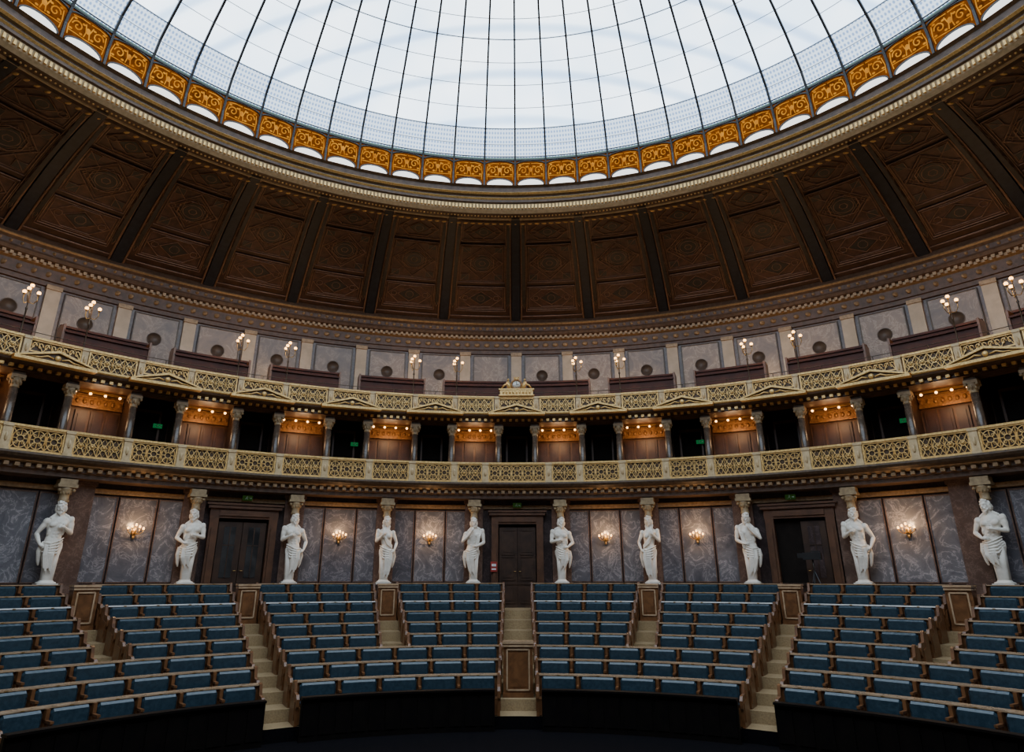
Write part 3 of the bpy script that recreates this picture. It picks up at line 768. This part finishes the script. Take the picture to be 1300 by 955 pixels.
# ------------------------------------------------------------------ sconces
def sconce():
    t=thing('wall_sconce','','wall lamp',0,16.9,2.25,'lit wall sconces')
    m=MB(); m.ell((0,-.02,-.05),(.07,.03,.16),10); m.ell((0,-.04,-.2),(.04,.03,.05),8); m.build('backplate','brass',t)
    for x in(-.2,-.1,0,.1,.2):
        m=MB(); zt=.14-abs(x)*.5; m.tube([(0,-.04,-.05),(x*.5,-.14,-.12),(x,-.2,-.05),(x,-.2,zt-.06)],.012,6); m.lathe([(.012,zt-.07),(.035,zt-.04),(.03,zt-.03)],(x,-.2,0),10); o=m.build('arm','brass',t)
        m=MB(); m.ell((x,-.2,zt),(.03,.03,.045),8); m.build('bulb','bulb',o)
    return t
s0=sconce(); first=True
wn={1:'between the first and second statues %s of the central door',2:'between the second and third statues %s of the central door',4:'between the two outermost statues on the %s'}
for s_ in(-1,1):
    for j in(1,2,4):
        a=s_*BAY*j; L='lit brass sconce '+wn[j]%side(s_)
        if first: s0.location=P(a,16.9,2.25); s0.rotation_euler.z=-rad(a); s0['label']=L; first=False
        else: dup(s0,a,16.9,2.25,L)
        plight(a,16.5,2.4,30,.08)
# ------------------------------------------------------------------ candelabra
def cand():
    t=thing('lamp_post','','lamp',0,16.95,6.52,'lit lamp posts of the upper gallery')
    m=MB(); m.lathe([(.1,0),(.1,.05),(.05,.1),(.035,.3),(.05,.34),(.025,.4),(.02,1.5),(.04,1.55),(.02,1.6),(.018,2.0)],n=10); m.build('pole','bronze',t)
    for i in range(4):
        x,y=(.2*cos(i*2*PI/3),.2*sin(i*2*PI/3)) if i<3 else (0,0); zt=2.05 if i<3 else 2.22
        m=MB()
        m.tube([(0,0,1.75),(x*.6,y*.6,1.72),(x,y,1.85),(x,y,zt-.05)],.013,6); m.lathe([(.012,zt-.07),(.04,zt-.03),(.04,zt-.02)],(x,y,0),10); o=m.build('arm','brass',t)
        m=MB(); m.ell((x,y,zt+.03),.055,10); m.build('globe','bulb',o)
    return t
l0=cand(); first=True
pn={1:'first',3:'second',5:'third'}
for s_ in(-1,1):
    for j in(1,3,5):
        for q in(-1,1):
            a=s_*BAY*j+q*2.7*s_
            L=f'lit gallery lamp post, {"inner" if q<0 else "outer"} one of the {pn[j]} pair {side(s_)} of the clock'
            if first: l0.location=P(a,16.95,6.52); l0.rotation_euler.z=-rad(a); l0['label']=L; first=False
            else: dup(l0,a,16.95,6.52,L)
            plight(a,16.95,9.0,34,.1)
# ------------------------------------------------------------------ upper gallery benches
def gbench():
    R=18.0; fr=(0,R,7.1); t=thing('gallery_bench','','bench',0,R,7.1,'dark benches in the upper gallery')
    m=MB(fr); m.arc(-3.9,3.9,R-.45,R-.41,0+7.1,7.85,8); m.arc(-3.9,3.9,R-.52,R-.3,7.85,7.9,8); m.build('front_desk','gallerywood',t)
    m=MB(fr); m.arc(-3.9,3.9,R,R+.05,7.1,8.12,8); m.arc(-3.95,3.95,R-.05,R+.08,8.12,8.19,8); m.build('backrest','gallerywood',t)
    m=MB(fr); m.arc(-3.85,3.85,R-.3,R,7.5,7.55,8); m.build('seat','darkwood',t)
    for i in range(5):
        a=-3.75+1.5*i; m=MB(fr); m.pad(a+.08,a+1.4,R-.05,R,7.72,8.06,.015); m.build('back_pad','brownleather',t)
    for q in(-1,1):
        m=MB(fr); m.arc(q*3.95-.1,q*3.95+.1,R-.5,R+.08,7.1,8.1,1); m.build('end_panel','wood',t)
    return t
b0=gbench(); first=True
for s_ in(-1,1):
    for k in range(6):
        a=s_*(5.14+BAY*k); L=f'dark brown upper gallery bench, {ORD[k]} to the {side(s_)} of the clock'
        if first: b0.location=P(a,18,7.1); b0.rotation_euler.z=-rad(a); b0['label']=L; first=False
        else: dup(b0,a,18,7.1,L)
# ------------------------------------------------------------------ doors
def door(n,a,kind):
    d=struct(f'door_{n}',a,17,0)
    if kind==0: d.scale.x=.88
    for q in(-1,1):
        m=MB(); m.box((q*.88,-.1,1.35),(.26,.3,2.7)); m.box((q*.88,-.14,.15),(.32,.34,.3)); m.box((q*.88,-.27,1.4),(.12,.05,2.0)); m.build('door_jamb','midwood',d)
    m=MB(); m.box((0,-.1,2.85),(2.05,.3,.3)); m.box((0,-.14,3.03),(2.2,.4,.08)); m.box((0,-.16,3.12),(2.3,.44,.06)); m.box((0,-.27,2.85),(1.5,.05,.16)); m.build('door_lintel','midwood',d)
    m=MB(); m.box((0,-.02,1.35),(1.5,.06,2.7)); m.build('door_recess','void',d)
    for q in(-1,1):
        if kind==1 and q<0: continue
        m=MB(); m.box((q*.36,-.08,1.3),(.7,.05,2.6))
        for (zc,h) in((.45,.6),(1.25,.75),(2.1,.8)):
            if kind and zc>1: continue
            for e in((q*.36,zc+h/2),(q*.36,zc-h/2)): m.box((e[0],-.115,e[1]),(.5,.03,.04))
            for e in(-1,1): m.box((q*.36+e*.25,-.115,zc),(.04,.03,h))
            m.box((q*.36,-.11,zc),(.38,.02,h-.14))
        lf=m.build('door_leaf','darkwood',d)
        if kind:
            m=MB(); m.box((q*.36,-.112,1.7),(.34,.015,1.5)); m.build('pane','pane' if kind<0 else 'darkstone',lf)
            m=MB(); m.box((q*.36,-.125,1.7),(.03,.02,1.5)); m.box((q*.36,-.125,1.9),(.36,.02,.03)); m.build('glazing_bar','darkwood',lf)
        m=MB(); m.tube([(q*.06,-.11,1.15),(q*.06,-.17,1.15),(q*.14,-.17,1.15)],.012,6); m.build('handle','brass',lf)
    return d
door(1,0,0); door(2,-3*BAY,-1); door(3,3*BAY+.5,1)
def exitsign(a,r,z,mat,label,w_=.3):
    t=thing('exit_sign',label,'sign',a,r,z,'green exit signs')
    m=MB(); m.box((0,0,0),(w_,.05,w_*.5)); m.build('panel',mat,t)
    m=MB(); k=w_/.3
    m.ell((-.02*k,-.03,.05*k),(.013*k,.005,.013*k),8); m.tube([(-.02*k,-.03,.035*k),(-.03*k,-.03,0)],.012*k,6)
    m.tube([(-.03*k,-.03,0),(-.0*k,-.03,-.025*k),(.0*k,-.03,-.055*k)],.007*k,6); m.tube([(-.03*k,-.03,0),(-.05*k,-.03,-.03*k),(-.075*k,-.03,-.03*k)],.007*k,6)
    m.tube([(-.055*k,-.03,.01*k),(-.02*k,-.03,.03*k),(.01*k,-.03,.01*k)],.006*k,6)
    m.prism([(.05*k,.01*k),(.09*k,.01*k),(.09*k,.03*k),(.125*k,0),(.09*k,-.03*k),(.09*k,-.01*k),(.05*k,-.01*k)],-.032,-.026)
    m.build('pictogram','signwhite',t)
exitsign(0,16.7,3.33,'dimgreen','small dim green exit sign above the central door')
exitsign(-3*BAY,16.7,3.33,'dimgreen','small dim green exit sign above the left doorway')
exitsign(3*BAY,16.7,3.33,'dimgreen','small dim green exit sign above the right doorway')
for a,l in((-4*BAY+1,'green exit sign in the fourth dark gallery opening left of centre'),(-2*BAY+1.2,'green exit sign in the second dark gallery opening left of centre'),(2*BAY+1,'green exit sign in the second dark gallery opening right of centre'),(4*BAY+1,'green exit sign in the fourth dark gallery opening right of centre')):
    exitsign(a,17.75,5.5,'green',l,.26)
t=thing('notice_board','small red notice board with a white label on the left jamb of the central door','sign',-2.75,16.7,1.3)
m=MB(); m.box((0,0,0),(.22,.04,.32)); m.build('board','red',t)
m=MB(); m.box((0,-.025,.05),(.15,.01,.08)); m.box((0,-.025,-.08),(.15,.01,.05)); m.build('label_sheet','white',t)
t=thing('tripod','black tripod with dark camera body standing in front of the right doorway','tripod',3*BAY+1.6,16.2,0)
for i in range(3):
    w_=2*PI*i/3+.4; m=MB(); m.tube([(0,0,1.15),(.38*cos(w_),.38*sin(w_),0)],[.022,.014],6); m.build('leg','black',t)
m=MB(); m.tube([(0,0,1.0),(0,0,1.45)],.02,8); m.build('column','black',t)
m=MB(); m.box((0,0,1.55),(.5,.2,.2)); m.box((-.32,0,1.57),(.16,.13,.13)); m.box((.1,0,1.68),(.25,.05,.04)); m.build('camera_body','black',t)
# ------------------------------------------------------------------ chamber benches
def bench(k,span):
    R=R0-PITCH*k; h=span/2; fr=(0,R,0); de=math.degrees(.06/R)
    t=thing('curved_bench','','bench',0,R,-DROP*k,'blue leather benches of the chamber')
    n=max(3,int(rad(span)*R/.6)); 
    m=MB(fr); m.arc(-h+de,h-de,R,R+.05,0.0,.75,n); m.arc(-h+de,h-de,R-.36,R,.02,.34,n); m.build('bench_frame','wood',t)
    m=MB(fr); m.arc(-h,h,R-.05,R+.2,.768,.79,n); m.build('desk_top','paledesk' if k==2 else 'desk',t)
    m=MB(fr); m.arc(-h,h,R+.0,R+.03,.75,.768,n); m.build('top_rail','wood',t)
    ns=max(1,round((rad(span)*R-.12)/.82)); st=(span-2*de)/ns; gap=math.degrees(.06/R)
    for i in range(ns):
        a0=-h+de+st*i+gap; a1=a0+st-2*gap
        m=MB(fr); m.pad(a0,a1,R-.10,R,.43,.755,.04); m.build('back_pad','leather',t)
        m=MB(fr); m.pad(a0,a1,R-.42,R-.10,.34,.42,.022); m.build('seat_pad','leather',t)
        m=MB(fr); a=(a0+a1)/2; m.arc(a-math.degrees(.03/R),a+math.degrees(.03/R),R-.056,R-.049,.770,.788,1); m.build('name_plate','brass',t)
        if i<ns-1:
            aa=-h+de+st*(i+1); w_=math.degrees(.03/R)
            m=MB(fr); m.arc(aa-w_,aa+w_,R-.34,R,.56,.60,1); m.arc(aa-w_*.8,aa+w_*.8,R-.32,R-.27,.42,.56,1); m.arc(aa-w_,aa+w_,R-.12,R,.40,.765,1); m.build('armrest','wood',t)
    poly=[(.2,0),(.2,.73),(.0,.82),(-.08,.8),(-.13,.60),(-.36,.58),(-.43,.50),(-.43,.36),(-.38,.3),(-.38,0)]
    for q in(-1,1):
        th=rad(q*(h-de*.5)); m=MB()
        m.M=lambda v,th=th:((R+v[1])*sin(th)+v[0]*cos(th),(R+v[1])*cos(th)-v[0]*sin(th)-R,v[2])
        m.prismx(poly,-.03,.03); m.prismx([(.12,.1),(.12,.62),(-.05,.66),(-.08,.5),(-.32,.44),(-.32,.1)],q*.03 if q>0 else -.045,q*.045 if q>0 else -.03)
        m.build('end_panel','wood',t)
    return t
secname=['first block','second block','third block','outermost block']
for k in range(NROW):
    R=R0-PITCH*k; e0=math.degrees(.42/R); e1=math.degrees(.33/R)
    merged=k>=6; aisles=[0,30.8,61.6] if merged else [0,15.4,30.8,46.2,61.6]
    protos={}
    for s_ in(-1,1):
        for i in range(len(aisles)-1):
            a0=aisles[i]+(e0 if i==0 else e1); a1=aisles[i+1]-e1; ac=s_*(a0+a1)/2; key=0 if i==0 else 1
            bl_=['wide inner block','wide outer block'][i] if merged else secname[i]
            rowl='front row' if k==NROW-1 else ('back row' if k==0 else f'{ORD[k]} row from the back')
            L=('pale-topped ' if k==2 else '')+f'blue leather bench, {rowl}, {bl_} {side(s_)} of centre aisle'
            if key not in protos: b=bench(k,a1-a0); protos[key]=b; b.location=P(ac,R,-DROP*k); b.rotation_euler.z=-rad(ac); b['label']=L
            else: dup(protos[key],ac,R,-DROP*k,L)
# dark parapet in front of the first row
for s_ in(-1,1):
    for i,(x0,x1) in enumerate(((3.2,28.6),(33.0,60))):
        ac=s_*(x0+x1)/2; h=(x1-x0)/2; Rp=9.25; fr=(0,Rp,0); n=12
        t=thing('parapet',f'near-black wooden parapet before the front row, {["inner","outer"][i]} one {side(s_)} of centre','parapet',ac,Rp,zf,'dark front parapets')
        m=MB(fr); m.arc(-h,h,Rp-.04,Rp+.04,0,.78,n); m.build('body','blackwood',t)
        m=MB(fr); m.arc(-h,h,Rp-.12,Rp+.08,.78,.82,n); m.build('top','blackwood',t)
        m=MB(fr)
        st=2*h/n
        for j in range(n): m.arc(-h+st*j+.25,-h+st*(j+1)-.25,Rp-.06,Rp-.04,.12,.68,1)
        m.build('panelling','blackwood',t)
def cabinet(w_,h_,label,a,r,z,mat='wood'):
    t=thing('wooden_cabinet',label,'cabinet',a,r,z)
    m=MB(); m.box((0,0,h_/2),(w_,.4,h_)); m.box((0,0,.05),(w_+.02,.44,.1)); m.build('body',mat,t)
    m=MB(); m.box((0,0,h_+.02),(w_+.04,.46,.05)); m.box((0,-.02,h_-.05),(w_+.02,.44,.04)); m.build('top','desk',t)
    m=MB(); x=w_/2-.09
    for q in(-1,1): m.box((q*x,-.21,.5*(.16+h_-.13)),(.035,.03,h_-.29)); m.box((0,-.21,.16 if q<0 else h_-.13),(2*x,.03,.035))
    m.build('panel_moulding','desk',t)
    m=MB(); m.box((0,-.205,(.16+h_-.13)/2),(2*x-.1,.02,h_-.42)); m.build('front_panel',mat,t)
    return t
for s_ in(-1,1):
    for A,nm in((15.4,'first and second'),(30.8,'second and third'),(46.2,'third and outermost')):
        cabinet(.56,.98,f'wooden cabinet between the {nm} bench blocks {side(s_)} of centre',s_*A,14.75,-.24)
cabinet(.70,1.15,'tall panelled wooden desk in the front end of the centre aisle',0,10.55,-1.68)
